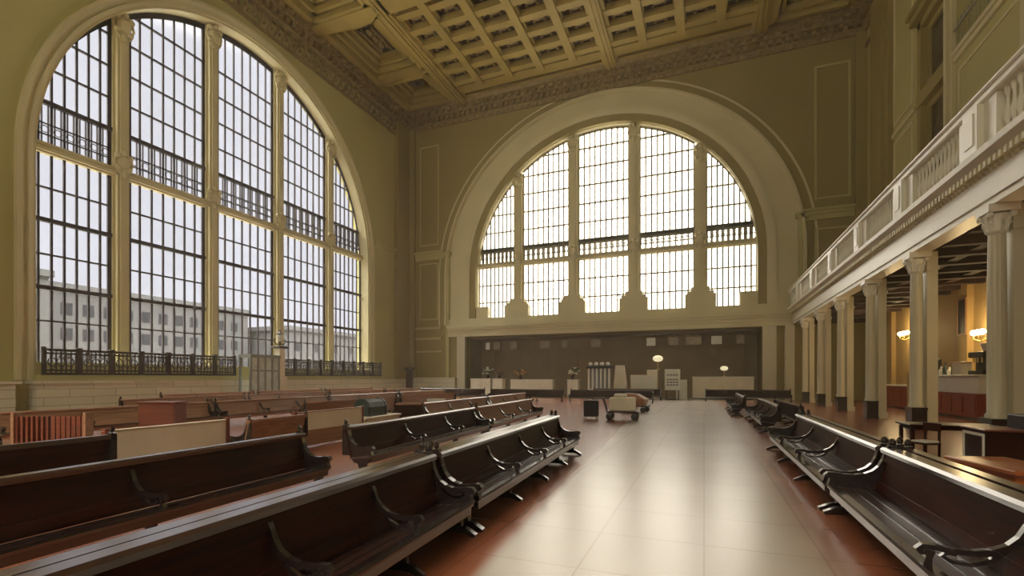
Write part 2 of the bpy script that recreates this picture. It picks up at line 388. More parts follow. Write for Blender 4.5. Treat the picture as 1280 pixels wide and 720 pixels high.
# window_2: back wall
HZ2 = [11.3, 13.4, 19.8, 21.9, 24.0, 26.1, 28.2]
W2 = window(AB, TB, 2, (-10.15, -3.4, 3.4, 10.15), 1.15, 9, 15.5, 2.05, SASH, TRIM, 0, True, hz=HZ2, heavy=(17.6, 17.7), bar=.085)
surround(AB, TB, 'surround', [
    (AB.r, AB.r, [(-.04, -1.1), (-.04, -.5), (.25, -.5), (.35, -.2), (.7, -.2), (.8, 0.1), (1.2, .22), (1.6, .22), (1.65, -.05), (1.65, -1.2)]),
    (AB.r+3.75, AB.r+3.0, [(0, -.05), (0, .18), (.12, .42), (.34, .42), (.45, -.05)]),
    (AB.r+4.9, AB.r+4.1, [(0, -.05), (0, .08), (.2, .08), (.2, -.05)])], 8.6, TRIM, W2)
m = MB(TB)
m.box(-29.9, -29.45, 0, .3, 0, 17.6); m.box(8.35, 8.8, 0, .3, 8.6, 17.6); m.box(-30.3, -29.2, 0, .42, 17.3, 17.75); m.box(8.1, 9.2, 0, .42, 17.3, 17.75)
struct(m.build('trim_2', WALL))
m = MB(TB); rings = []
for i in range(49):
    t = PI*i/48; c, s_ = -math.cos(t), math.sin(t); a0, z0_ = AB.c+(AB.r+1.55)*c, AB.z0+(AB.r+1.55)*s_; a1, z1_ = AB.c+(AB.r+3.85)*c, AB.z0+(AB.r+3.1)*s_
    rings.append([(a0, -.05, z0_), (a0, .05, z0_), (a1, .05, z1_), (a1, -.05, z1_)])
m.loft(rings); m.box(AB.c-AB.r-3.85, AB.c-AB.r-1.55, -.05, .05, 9.3, AB.z0); m.box(AB.c+AB.r+1.55, AB.c+AB.r+3.85, -.05, .05, 9.3, AB.z0)
m.build('arch_band', TRIM, W2)
# entablature over the ticket recess and its piers
m = MB(TB)
m.box(-29.4, 7.9, 0, .5, 7.1, 7.55); m.box(-29.4, 7.9, 0, .62, 7.55, 7.9); m.box(-29.4, 7.9, 0, .85, 7.9, 8.15); m.box(-29.4, 7.9, 0, 1.0, 8.15, 8.5); m.box(-29.4, 7.9, -1.2, .35, 8.5, 9.3)
struct(m.build('trim_3', TRIM))
m = MB(TB)
m.box(-28.3, -27.2, -.2, .4, 0, 7.1); m.box(5.3, 6.5, -.2, .4, 0, 7.1); m.box(-28.4, -27.1, -.3, .5, 0, .5); m.box(5.2, 6.6, -.3, .5, 0, .5); m.box(7.2, 8.0, 0, .6, 0, 7.1)
struct(m.build('trim_4', STONE))
# cornice with dentils round the hall
def cornice(tf, a0, a1, name):
    m = MB(tf)
    prof = [(0, 33.6), (.25, 33.6), (.3, 33.9), (.5, 34.0), (.5, 34.5), (.95, 34.6), (1.0, 35.0), (1.5, 35.15), (1.75, 35.6), (1.75, 35.9), (0, 35.9)]
    m.loft([[(a0, n, z) for n, z in prof], [(a1, n, z) for n, z in prof]])
    if tf is not TB: m.box(a0, a1, 0, .22, 32.1, 32.35)
    k = a0+.3
    while k < a1-.4:
        m.box(k, k+.36, .45, .92, 34.05, 34.5); k += .72
    k = a0+.4
    while k < a1-.5:
        m.box(k, k+.5, .9, 1.42, 34.72, 35.02); m.ball((k+.25, .28, 33.75), .16, 6); k += 1.0
    return struct(m.build(name, GILT))
cornice(TB, XL, XR, 'trim_5'); cornice(TL, YF, YB, 'trim_6'); cornice(TR, YF, YB, 'trim_7')
# carved acanthus frieze under the left cornice
m = MB(TL); k = 20.
while k < 50:
    m.tube([(k, .1, 32.5), (k+.1, .35, 32.9), (k+.05, .5, 33.3), (k, .3, 33.55)], [.12, .17, .14, .08], 6); m.ball((k+.4, .2, 32.9), .15, 6); k += .8
struct(m.build('trim_8', GILT, smooth=True))
# ceiling
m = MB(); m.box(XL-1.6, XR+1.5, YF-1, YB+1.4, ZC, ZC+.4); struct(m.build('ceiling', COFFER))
X0, P = -26.9, 3.55
ribs = [X0+P*k for k in range(10)]
m = MB()
for k, x in enumerate(ribs):
    if k in (0, 5, 9):
        m.box(x-.55, x+.55, YF, 51.3, 34.95, ZC); m.box(x-.85, x-.55, YF, 51.3, 35.4, ZC); m.box(x+.55, x+.85, YF, 51.3, 35.4, ZC)
        m.box(x-.3, x-.1, YF, 51.3, 34.8, 34.95); m.box(x+.1, x+.3, YF, 51.3, 34.8, 34.95)
    else:
        m.box(x-.38, x+.38, YF, 49.2, 35.1, ZC); m.box(x-.5, x+.5, YF, 49.0, 35.6, ZC)
y = 48.3
while y > YF:
    m.box(ribs[0], ribs[-1], y-.36, y+.36, 35.3, ZC); y -= 2.15
m.box(ribs[0]-.5, ribs[-1]+.5, 48.9, 50.2, 35.3, ZC); m.box(XL, XR, 50.9, YB, 35.5, ZC)
struct(m.build('ceiling_ribs', CEIL))
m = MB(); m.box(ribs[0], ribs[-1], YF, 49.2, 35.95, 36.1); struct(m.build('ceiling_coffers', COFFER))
m = MB()
y = 48.3-1.075
while y > 20:
    for k in range(9):
        xc = ribs[k]+P/2
        m.ball((xc, y, 35.95), .42, 8, (1.6, .8, .5))
        for a in range(6):
            t = a*PI/3; m.ball((xc+1.0*math.cos(t), y+.5*math.sin(t), 35.95), .2, 6, (1, 1, .7))
    y -= 2.15
struct(m.build('ceiling_rosettes', GILT, smooth=True))
# side panels of the ceiling with nested frames
m = MB(); m2 = MB()
def nest(x0, x1, y0, y1):
    for k, (d, z) in enumerate(((0, 35.05), (.55, 35.45), (1.1, 35.85), (1.6, 36.2))):
        w = .34
        m.box(x0+d, x0+d+w, y0+d, y1-d, z, ZC); m.box(x1-d-w, x1-d, y0+d, y1-d, z, ZC); m.box(x0+d, x1-d, y0+d, y0+d+w, z, ZC); m.box(x0+d, x1-d, y1-d-w, y1-d, z, ZC)
    xc = (x0+x1)/2; y = y0+3
    m2.box(xc-.7, xc-.55, y0+2.4, y1-2.4, 36.2, ZC); m2.box(xc+.55, xc+.7, y0+2.4, y1-2.4, 36.2, ZC)
    while y < y1-2.6:
        m2.ball((xc, y, 36.4), .33, 8, (1, 1.3, .7)); m2.ball((xc+.3, y+.45, 36.45), .16, 6); m2.ball((xc-.3, y+.45, 36.45), .16, 6); y += .95
for (x0, x1) in ((XL+1.7, ribs[0]-.9), (ribs[-1]+.9, XR-1.7)):
    for y0, y1 in ((36.2, 44.4), (45.2, 50.8), (21.6, 35.), (6, 20.4), (-9.6, 4.8)): nest(x0, x1, y0, y1)
    m.box(x0-.5, x1+.5, 35., 36.2, 34.95, ZC); m.box(x0-.5, x1+.5, 44.4, 45.2, 35.2, ZC); m.box(x0-.5, x1+.5, 20.4, 21.6, 34.95, ZC); m.box(x0-.5, x1+.5, 4.8, 6., 34.95, ZC)
    m.box(x0-.5, x0, YF, 50.8, 35.1, ZC); m.box(x1, x1+.5, YF, 50.8, 35.1, ZC)
m.box(ribs[0], ribs[-1], 34.6, 36.4, 34.95, ZC); m.box(ribs[0], ribs[-1], 4.4, 6.2, 34.95, ZC)
struct(m.build('ceiling_frames', CEIL)); struct(m2.build('ceiling_carving', GILT, smooth=True))

# ------------------------------------------------------------------ left wall base, ledge and iron railing
m = MB(TL); m.box(15.2, YB-.6, 0, .9, 0, 1.75); m.box(15.0, YB-.6, 0, 1.05, 1.75, 1.95)
m.box(YF, 14.3, 0, .9, 0, 1.75); m.box(YF, 14.5, 0, 1.05, 1.75, 1.9); struct(m.build('wall_left_wainscot', MARBLE))
m = MB(TL); m.box(15.3, 45.8, 0, .6, 1.95, 2.25); struct(m.build('trim_9', WALL))
m = MB(TB); m.box(XL+1, -28.4, 0, .7, 0, 1.95); m.box(XL+1, -28.3, 0, .8, 1.95, 2.1); struct(m.build('wall_back_wainscot', MARBLE))
R = thing('iron_railing', 'long dark ornamental iron railing along the sill of the left window', 'railing', (XL+.75, 15.5, 2.25))
def rail_bx(y0, y1, z0, z1, x0=-.05, x1=.05, name='rail', mb=None):
    mb.box(x0, x1, y0, y1, z0, z1)
gap = (27.6, 30.5)                                  # the glass vestibule stands in this gap
for y0, y1 in ((0, gap[0]-15.5), (gap[1]-15.5, 30.8)):
    m = MB(); m.box(-.1, .1, y0, y1, 1.38, 1.52); m.build('top_rail', IRON, R)
    m = MB(); m.box(-.08, .08, y0, y1, .0, .14); m.build('bottom_rail', IRON, R)
    n = max(1, round((y1-y0)/1.65)); w = (y1-y0)/n
    for i in range(n+1):
        y = y0+i*w; m = MB(); m.bbox(-.11, .11, max(y0, y-.13), min(y1, y+.13), 0, 1.62, .02); m.build('post', IRON, R)
    for i in range(n):
        a = y0+i*w+.16; b = y0+(i+1)*w-.16; m = MB(); c = (a+b)/2
        m.box(-.03, .03, a, b, 1.2, 1.3); m.box(-.03, .03, a, b, .22, .32)
        for k in range(7):
            y = a+(b-a)*k/6
            m.box(-.03, .03, y-.028, y+.028, .14, 1.38)
        for k in (-1, 0, 1):
            rr = .2
            m.tube([(0, c+k*.42+rr*math.cos(t*PI/5), .76+rr*1.3*math.sin(t*PI/5)) for t in range(11)], .035, 5)
            m.tube([(0, c+k*.42, .3), (0, c+k*.42+.12, .45), (0, c+k*.42, .56)], .03, 5); m.tube([(0, c+k*.42, 1.2), (0, c+k*.42-.12, 1.08), (0, c+k*.42, .98)], .03, 5)
        m.build('scroll_panel', IRON, R)
# lantern pillar on the railing
T = thing('lantern_pillar', 'short pale pillar carrying an iron lantern, beside the glass vestibule', 'lantern', (XL+1.75, 31.05, 0))
m = MB(); m.bbox(-.4, .4, -.4, .4, 0, 2.2, .04); m.bbox(-.28, .28, -.28, .28, 2.2, 4.6, .04); m.build('pillar', PALE, T)
m = MB(); m.bbox(-.5, .5, -.5, .5, 4.6, 4.78, .03); m.tube([(0, 0, 4.75), (0, 0, 5.7)], .06); 
for k in (-1, 1): m.tube([(0, 0, 5.0), (0, k*.35, 4.95), (0, k*.6, 5.2), (0, k*.5, 5.45)], .05)
m.build('bracket', IRON, T)
m = MB(); m.lathe(0, 0, [(.12, 0), (.24, .1), (.27, .45), (.12, .62)], 8, 5.2); m.build('lantern_glass', WHITE, T)
m = MB(); m.lathe(0, 0, [(.3, 0), (.3, .05), (.12, .2), (.02, .42)], 8, 5.82); m.build('lantern_cap', IRON, T)
# glass vestibule
T = thing('glass_vestibule', 'glazed entrance vestibule with vertical panes below the left window', 'vestibule', (XL+1.05, gap[0]+.1, 0))
wv = gap[1]-gap[0]-.2
m = MB()
for k in range(5): m.bbox(1.2, 1.35, wv*k/4-.07+.0, wv*k/4+.07, 0, 3.7, .01)
for y in (0, wv): m.bbox(0.05, .2, y-.07, y+.07, 0, 3.7, .01)
m.box(.05, 1.4, -.1, wv+.1, 3.7, 3.95); m.box(1.2, 1.35, 0, wv, 2.6, 2.72); m.box(1.2, 1.35, 0, wv, 0, .3)
m.build('frame', paint('grey_metal', (.30, .32, .30), .35, .1, 3., metal=.6), T)
VG = paint('milky_glass', (.62, .68, .66), .15, .15, 1.5)
for k in range(4):
    m = MB(); m.box(1.25, 1.29, wv*k/4+.07, wv*(k+1)/4-.07, .3, 3.7); m.build('pane', VG, T)

# ------------------------------------------------------------------ gallery arcade on the right
def gx(y): return XC+(0 if True else 0)
m = MB(TR); GW = XR-XC
ys = (YF, YB)
m.box(ys[0], ys[1], -.0, GW-.6, 7.6, 8.4)
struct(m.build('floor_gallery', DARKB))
m = MB()
def ent(x0, x1, z0, z1, mb): mb.box(x0, x1, YF, YB-.9, z0, z1)
ent(XC+.10, XC+.75, 7.15, 7.5, m); ent(XC+.03, XC+.75, 7.35, 7.5, m); ent(XC+.06, XC+.8, 7.52, 8.1, m)
prof = [(XC+.06, 8.1), (XC-.02, 8.18), (XC-.02, 8.32), (XC-.18, 8.42), (XC-.36, 8.5), (XC-.4, 8.66), (XC+.8, 8.66), (XC+.8, 8.1)]
m.loft([[(x, YF, z) for x, z in prof], [(x, YB-.9, z) for x, z in prof]])
struct(m.build('trim_gallery', CREAM))
m = MB(); y = 8.
while y < 51.5:
    m.box(XC-.2, XC+.05, y, y+.13, 8.16, 8.34); m.ball((XC+.02, y+.065, 8.11), .055, 5); y += .26
struct(m.build('trim_dentils', TRIM))
colY = [1.2+.0, 6.8, 12.5, 18.2, 24.0, 29.8, 35.6, 41.3, 47.1]
B = thing('gallery_balustrade', 'long cream balustrade along the gallery edge above the columns', 'balustrade', (XC, 0, 8.66))
m = MB(); m.bbox(-.24, .30, YF, YB-.9, 1.42, 1.66, .05); m.bbox(-.32, .38, YF, YB-.9, 1.62, 1.76, .04); m.build('handrail', CREAM, B)
m = MB(); m.bbox(-.2, .26, YF, YB-.9, 0, .2, .03); m.build('plinth', CREAM, B)
bal = None; nbal = 0
for i, y in enumerate(colY):
    m = MB(); m.bbox(-.30, .34, y-.1, y+.75, .0, 1.46, .03); m.box(-.33, -.27, y+.08, y+.57, .32, 1.25); m.build('pedestal', CREAM, B)
    ny = (colY+[52.])[i+1]
    m = MB()
    for a, b in ((y+.75, y+1.35), (ny-.75, ny-.1)):
        m = MB(); m.box(-.14, .2, a, b, .2, 1.42); m.build('solid_wing', CREAM, B)
    if i >= 2:
        a, b = y+1.4, ny-.8; n = 12
        for k in range(n):
            yy = a+(b-a)*(k+.5)/n
            if bal is None:
                mb = MB(); mb.lathe(.03, 0, [(.085, 0), (.085, .08), (.04, .12), (.09, .35), (.10, .45), (.045, .72), (.04, .95), (.085, 1.1), (.085, 1.22)], 8, .2)
                bal = mb.build('baluster', CREAM, B, smooth=True); bal.location = (0, yy, 0)
            else:
                o = bal.copy(); C.objects.link(o); o.location = (0, yy, 0)
            nbal += 1
# columns
def column(y, label):
    T = thing('column', label, 'column', (XC+.5, y+.3, 0), 0, 'paired columns of the gallery arcade')
    m = MB(); m.bbox(-.42, .07, -.34, .34, 0, .86, .02); m.box(-.45, .08, -.37, .37, 0, .12); m.box(-.45, .08, -.37, .37, .8, .9); m.build('base', BLACKW, T)
    m = MB(); sg = 16; rings = []
    for z, r in ((.9, .27), (1.0, .27), (1.06, .225), (2.8, .225), (5.2, .21), (6.32, .195)):
        rings.append([(-.17+r*(1-.06*(k % 2))*math.cos(2*PI*k/32), r*(1-.06*(k % 2))*math.sin(2*PI*k/32), z) for k in range(32)])
    m.loft(rings); m.build('shaft', STONE, T, smooth=True)
    m = MB(); m.bbox(.09, .44, -.25, .25, 0, 7.15, .02); m.box(.085, .5, -.3, .3, 0, .3); m.box(.07, .48, -.29, .29, 6.4, 6.55); m.build('rear_pier', STONE, T)
    m = MB(); m.lathe(-.18, 0, [(.20, 0), (.235, .04), (.20, .08), (.23, .3), (.29, .5), (.32, .56)], 16, 6.32)
    for a in range(8):
        t = a*PI/4; c, s_ = math.cos(t), math.sin(t)
        m.tube([(-.18+c*.21, s_*.21, 6.4), (-.18+c*.26, s_*.26, 6.58), (-.18+c*.32, s_*.32, 6.64), (-.18+c*.33, s_*.33, 6.58)], [.06, .055, .05, .03], 5)
    for a in range(4):
        t = PI/4+a*PI/2; c, s_ = math.cos(t), math.sin(t)
        m.ball((-.18+c*.37, s_*.37, 6.84), .1, 8); m.tube([(-.18+c*.24, s_*.24, 6.6), (-.18+c*.34, s_*.34, 6.85)], .05, 5)
    m.box(-.52, .2, -.38, .38, 6.92, 7.15)
    m.build('capital', CREAM, T, smooth=True)
    return T
names = {3: 'nearest pair of cream gallery columns at the edge of the photo, before the lamplit wall', 4: 'second pair of cream gallery columns counting from the near end',
         5: 'third pair of cream gallery columns from the near end', 6: 'fourth pair of cream gallery columns, halfway along the arcade',
         7: 'fifth pair of cream columns, next to last before the end wall', 8: 'farthest pair of cream gallery columns, closest to the end wall'}
for i, y in enumerate(colY):
    if i >= 3: column(y, names[i])
# aisle wall pilasters, soffit beams
m = MB()
for y in (16.5, 22.3, 28.1, 33.9, 39.6, 45.4):
    m.box(XR-.35, XR, y, y+1.0, 0, 7.6)
struct(m.build('trim_aisle', YELL))
m = MB(); y = -4.
while y < 52:
    m.box(XC+.8, XR, y, y+.35, 7.1, 7.6); y += 1.93
m.box(9.9, 10.3, YF, YB-.2, 7.2, 7.6); m.box(12., 12.4, YF, YB-.2, 7.2, 7.6)
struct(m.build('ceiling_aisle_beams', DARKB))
m = MB(); m.box(XR-.06, XR, YF, YB, 1.4, 7.6); struct(m.build('wall_aisle', YELL))
m = MB(); m.box(XR-.12, XR, YF, YB, 0, 1.35); m.box(XR-.18, XR, YF, YB, 1.3, 1.42); struct(m.build('baseboard_aisle', REDP))
# window_3 on the upper right wall
W3 = bpy.data.objects.new('window_3', None); C.objects.link(W3); struct(W3)
m = MB(TR)
for a0, a1 in ((36.8, 37.35), (40.75, 41.3)): m.box(a0, a1, -.3, .12, 10, 26.4)
m.box(36.8, 41.3, -.3, .12, 25.9, 26.4); m.box(36.8, 41.3, -.3, .18, 20.6, 21.5); m.box(36.6, 41.5, 0, .5, 26.4, 26.9); m.box(36.5, 41.6, 0, .7, 26.9, 27.2)
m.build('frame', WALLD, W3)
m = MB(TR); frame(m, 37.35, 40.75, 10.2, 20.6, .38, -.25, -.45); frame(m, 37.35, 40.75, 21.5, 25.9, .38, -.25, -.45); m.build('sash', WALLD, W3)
m = MB(TR); m.box(37.7, 40.4, -.42, -.38, 10.5, 25.7); m.build('pane', paint('dim_pane', (.10, .075, .045), .25, .2, .4), W3)
# upper gallery picket railing
T = thing('picket_railing', 'dark picket railing on the parapet of the upper gallery opening', 'railing', (XR-.15, 29.3, 21.15))
m = MB(); m.box(-.06, .06, 0, 6.6, 1.25, 1.35); m.box(-.05, .05, 0, 6.6, .1, .18); m.build('rail', SASH, T)
y = .15
while y < 6.5:
    m = MB(); m.tube([(0, y, 0), (0, y, 1.5)], [.03, .03], 5); m.ball((0, y, 1.6), .07, 6, (1, 1, 1.8)); m.build('picket', SASH, T); y += .4

# ------------------------------------------------------------------ benches
def bench(n, L, label, wmat=WOOD, slats=True):
    T = thing('station_bench', label, 'bench')
    m = MB()
    prof = [(0.02, .40), (.03, .44), (-.04, .455), (-.25, .425), (-.5, .395), (-.52, .36), (-.25, .385), (-.03, .40)]
    m.prism(prof, 0, L); m.prism([(-.06, .30), (.0, .30), (.0, .40), (-.06, .40)], .05, L-.05); m.prism([(-.48, .30), (-.42, .30), (-.42, .37), (-.48, .37)], .05, L-.05)
    m.build('seat', WOODS if wmat is WOOD else wmat, T)
    m = MB(); m.prism([(.0, .425), (.04, .44), (.03, .47), (-.05, .475), (-.06, .45)], 0, L); m.prism([(-.2, .428), (-.2, .440), (-.215, .440), (-.215, .428)], 0, L); m.prism([(-.34, .41), (-.34, .425), (-.355, .425), (-.355, .41)], 0, L)
    m.build('seat_edge', BLACKW, T)
    m = MB(); m.prism([(-.5, .40), (-.47, .41), (-.60, .98), (-.64, .98)], 0, L)
    m.prism([(-.475, .45), (-.46, .45), (-.487, .56), (-.505, .56)], 0, L); m.prism([(-.56, .86), (-.545, .86), (-.575, .99), (-.60, .99)], 0, L)
    m.build('backrest', wmat, T)
    m = MB(); m.prism([(-.54, .98), (-.53, 1.03), (-.56, 1.06), (-.70, 1.06), (-.70, .98)], 0, L); m.build('cap_rail', WOODS if wmat is WOOD else wmat, T)
    for i in range(n+1):
        y = L*i/n; end = i in (0, n); th = .05 if end else .032
        y0, y1 = y-th, y+th
        if end: y0, y1 = (0, 2*th) if i == 0 else (L-2*th, L)
        m = MB()
        arm = [(-.58, .93), (-.555, .86), (-.52, .77), (-.46, .69), (-.37, .635), (-.26, .61), (-.14, .612), (-.05, .63), (.02, .628), (.045, .60), (.03, .575), (.0, .575)]
        m.ribbon(arm, [.03, .045, .05, .055, .055, .05, .045, .045, .05, .045, .035, .02], y0, y1)
        m.ribbon([(-.44, .66), (-.36, .56), (-.25, .51), (-.14, .52), (-.09, .56), (-.12, .59), (-.17, .575)], [.03, .035, .035, .03, .03, .025, .015], y0+.01, y1-.01)
        m.ribbon([(-.02, .6), (-.01, .53), (.0, .45)], [.06, .04, .06], y0, y1)
        m.build('armrest', BLACKW, T)
        m = MB()
        m.ribbon([(-.24, .39), (-.22, .26), (-.2, .14), (-.2, .06)], [.34, .16, .14, .26], y0, y1)
        m.ribbon([(-.2, .1), (-.08, .085), (.02, .035), (.07, .02)], [.1, .08, .06, .04], y0, y1); m.ribbon([(-.2, .1), (-.36, .085), (-.5, .035), (-.56, .02)], [.1, .08, .06, .04], y0, y1)
        m.build('leg', BLACKW, T)
        if end:
            m = MB(); m.prism([(-.47, .44), (-.70, .44), (-.70, 1.08), (-.60, 1.10), (-.56, .98), (-.52, .78)], y0, y1)
            yc = (y0+y1)/2
            m.prism([(-.50, .40), (-.52, .70), (-.44, .66), (-.34, .60), (-.20, .59), (-.06, .60), (-.02, .52), (.0, .40), (-.1, .28), (-.4, .28)], y0+.01, y1-.01)
            m.lathe(-.645, yc, [(.035, 0), (.025, .03), (.045, .06), (.04, .1), (.012, .13)], 8, 1.07)
            m.build('end_panel', BLACKW, T)
    return T
protoA = bench(4, 7.0, 'x'); protoR = bench(3, 7.0, 'x'); proto2 = bench(2, 7.0, 'x'); protoLit = bench(3, 7.0, 'x', WOODL)  # last one: lighter wood stands in for light reflected off the distant benches
used = set()
def put(proto, x, y, deg, label, group=None, sy=1., sx=1., name=None):
    o = proto if proto.name not in used else copy_tree(proto)
    used.add(proto.name); used.add(o.name)
    o.location = (x, y, 0); o.rotation_euler = (0, 0, math.radians(deg)); o.scale = (sx, sy, 1)
    o['label'] = label
    if group: o['group'] = group
    return o
kA = .0443; dA = math.degrees(math.atan(kA))
def ax(y): return -2.6-kA*y
put(protoA, ax(.15), .15, dA, 'dark mahogany bench nearest the camera, left of the aisle, seat facing the aisle', sy=.8)
put(protoA, ax(5.9), 5.9, dA, 'dark mahogany bench left of the aisle, beyond the nearest one, with glare on its seat')
# the benches back to back with them
put(protoA, ax(5.75)-1.42, 5.75, 180+dA, 'dark bench back to back with the nearest left aisle bench', sy=.8)
put(protoA, ax(12.9)-1.42, 12.9, 180+dA, 'dark bench back to back with the farther left aisle bench')
kB = .06; dB = math.degrees(math.atan(kB))
def bx(y): return -6.02-kB*y
put(proto2, bx(.9), .9, dB, 'dark bench in second row from the left edge, one curved arm in front of it', sy=.878)
put(protoR, bx(8.3), 8.3, dB, 'dark wood bench in the second row, starting beyond the gap in that row')
put(protoLit, bx(15.6), 15.6, dB, 'brown bench in the second row, last one before the row ends')
def cx_(y): return -10.4-.06*y
put(protoR, cx_(5.5), 5.5, 180+dB, 'dark bench seen from behind at the left edge, beside the glare painted bench back', sy=1.)
put(protoLit, cx_(10.5)-.1, 10.5, 180+dB, 'short brown bench seen from behind between two glare painted bench backs', sy=.28)
# right side
put(proto2, 1.8, 8.75, 180, 'dark bench nearest the camera on the right, white glare across its seat', sx=1.22)
put(protoR, 1.78, 15.9, 180, 'dark bench right of the aisle, beyond the nearest one, ending in a tall scroll', sx=1.22)
put(protoR, 3.42, 1.75, 0, 'dark bench back to back with the nearest right bench')
put(protoR, 3.4, 8.9, 0, 'dark bench back to back with the farther right aisle bench')
put(protoR, 2.0, 27.4, 180, 'dark bench alone right of the aisle, beyond the floor gap')
put(protoR, 3.9, 20.0, 0, 'dark bench showing its wooden back, right of aisle in middle distance')
put(protoR, 1.4, 35.6, 180, 'dark bench right of the aisle, farthest before the ticket recess')
g = 'rows of brown benches between the aisle and the left wall'
lab = 'wooden bench lightened by painted light, standing in the distant rows towards the left wall'
for x, y in ((-19.0, 7.5), (-19.3, 14.8), (-19.6, 22.1), (-19.9, 29.4), (-25.4, 14.5), (-25.7, 21.8), (-26., 29.1), (-26.3, 36.4), (-31.2, 20.), (-31.4, 27.3), (-31.6, 34.6)):
    put(protoLit, x, y, 2, lab, g)
for x, y in ((-16.6, 22.6), (-16.9, 30.), (-21.4, 29.3), (-21.7, 36.6)):
    put(protoLit, x, y, 182, lab, g)
put(protoLit, -10.2, 17.2, 3, 'brown bench facing the aisle just left of where the second row ends')
put(protoLit, -10.6, 24.5, 3, 'brown bench facing the aisle, beyond the blank cream notice board')
for x in (-26., -18.4, -10.8):
    put(protoR, x, 40.2, -90, {-26.: 'dark bench standing crosswise before the ticket recess, under the first flower vase', -18.4: 'dark bench standing crosswise in the middle before the ticket recess', -10.8: 'dark bench standing crosswise before the bar fronted ticket booth'}[x])
put(protoR, -9.9, 45.4, -90, 'dark bench crosswise behind the loaded carts, left of the bright doorway', sy=.9)
put(protoR, .1, 45.4, -90, 'dark bench crosswise in front of the right ticket counter', sy=.95)
# ------------------------------------------------------------------ bench backs painted with glare and odd furniture on the left
def glare_back(x, y0, y1, deg, label, zlow=0., base=None, z1=1.08):
    T = thing('glare_bench_back', label, 'bench back', (x, y0, 0), math.radians(deg)); L = y1-y0
    m = MB(); m.bbox(-.04, .04, .08, L-.08, max(.06, zlow), z1-.03, .01); m.build('panel', PALE, T)  # pale panel colour stands in for window glare on the bench backs
    if zlow > .1: m = MB(); m.bbox(-.05, .05, .08, L-.08, .05, zlow, .01); m.build('lower_board', WOODL, T)
    for a in (0, L-.1): m = MB(); m.bbox(-.06, .06, a, a+.1, 0, z1+.03, .01); m.build('post', WOODR, T)
    m = MB(); m.bbox(-.055, .055, 0, L, z1-.03, z1, .01); m.build('cap', PALE if zlow < .1 else WOODL, T)
glare_back(-10.75, 5.7, 8.45, 3.4, 'long bench back painted pale with glare, between two benches in the third row')
glare_back(-11.05, 10.6, 13.9, 3.4, 'bench back painted with white glare over tan wooden lower board', .52)
T = thing('storage_trunk', 'dark teal round topped trunk lying on the pale low table', 'trunk', (-12.7, 15.6, .56), .06)
m = MB(); rings = []
pf = [(-.32, 0), (.32, 0), (.34, .35), (.28, .55), (.12, .66), (-.12, .66), (-.28, .55), (-.34, .35)]
m.prism(pf, 0, 1.35); m.build('body', TEAL, T)
m = MB()
for y in (.06, 1.2): m.prism([(x*1.04, z*1.03) for x, z in pf], y, y+.08)
m.build('band', BLACK, T)
T = thing('low_table', 'pale low table carrying the dark teal trunk', 'table', (-12.7, 15.1, 0), .06)
m = MB(); m.bbox(-.6, .6, 0, 2.6, .46, .55, .015); m.build('tabletop', PALE, T)
m = MB(); m.box(.5, .54, .1, 2.5, .1, .46); m.build('apron', PALE, T)
for sx in (-.55, .47):
    for y in (.05, 2.47): m = MB(); m.bbox(sx, sx+.08, y, y+.08, 0, .46, .01); m.build('leg', WOODL, T)
T = thing('wooden_cabinet', 'plain red brown wooden cabinet behind the long glare painted bench back', 'cabinet', (-17.7, 11.2, 0), math.radians(-68))
m = MB(); m.bbox(-.3, .3, -.62, .62, .08, 1.2, .02); m.bbox(-.34, .34, -.66, .66, 1.2, 1.26, .01); m.build('body', WOODR, T)
for s in (-1, 1): m = MB(); m.bbox(.3, .32, min(0, s*.58), max(0, s*.58), .14, 1.15, .01); m.build('door', WOODR, T)
for s in (-1, 1): m = MB(); m.box(-.26, .26, s*.5-.08, s*.5+.08, 0, .08); m.build('foot', BLACKW, T)
T = thing('slatted_rack', 'red wooden rack of upright slats above the dark bench at left edge', 'rack', (-13.3, 5.5, 0), math.radians(-68)); T.scale = (1, .74, 1)
m = MB(); m.bbox(-.2, .2, 0, 2.0, .0, .55, .02); m.build('base', WOODR, T)
for k in range(14):
    m = MB(); m.bbox(.0, .06, .04+k*.142, .10+k*.142+(.05 if k > 6 else 0), .55, 1.3, .01); m.build('slat', WOODR, T)
m = MB(); m.bbox(-.08, -.02, 0, 2.0, .55, 1.27, .01); m.build('back_board', WOODR if True else WOODL, T)
for a in (0, 2.): m = MB(); m.bbox(-.1, .1, a-.04, a+.04, .5, 1.38, .01); m.build('post', WOODL, T)
T = thing('notice_board', 'small blank cream notice board on feet in the middle of benches', 'board', (-13.0, 21.9, 0), math.radians(-68))
m = MB(); m.bbox(-.03, .03, -.48, .48, .3, 1.0, .01); m.build('board', WHITE, T)
for s in (-.42, .42): m = MB(); m.box(-.2, .2, s-.03, s+.03, 0, .06); m.box(-.03, .03, s-.03, s+.03, .06, .32); m.build('foot', WOODL, T)
T = thing('wooden_chest', 'dark brown wooden chest beside the blank cream notice board', 'chest', (-13.5, 20.4, 0), math.radians(-68))
m = MB(); m.bbox(-.35, .35, -.7, .7, 0, .75, .02); m.build('body', WOOD, T); m = MB(); m.bbox(-.38, .38, -.73, .73, .75, .85, .03); m.build('lid', WOODL, T)
T = thing('totem_post', 'slim dark upright totem in front of the left end of back wall', 'post', (-30.4, 45.5, 0), .3)
m = MB(); m.bbox(-.45, .45, -.3, .3, 0, .3, .03); m.bbox(-.34, .34, -.22, .22, .3, 2.9, .03); m.build('body', WOOD, T)
m = MB(); m.bbox(-.5, .5, -.32, .32, 2.9, 3.25, .04); m.build('cap', BLACKW, T)
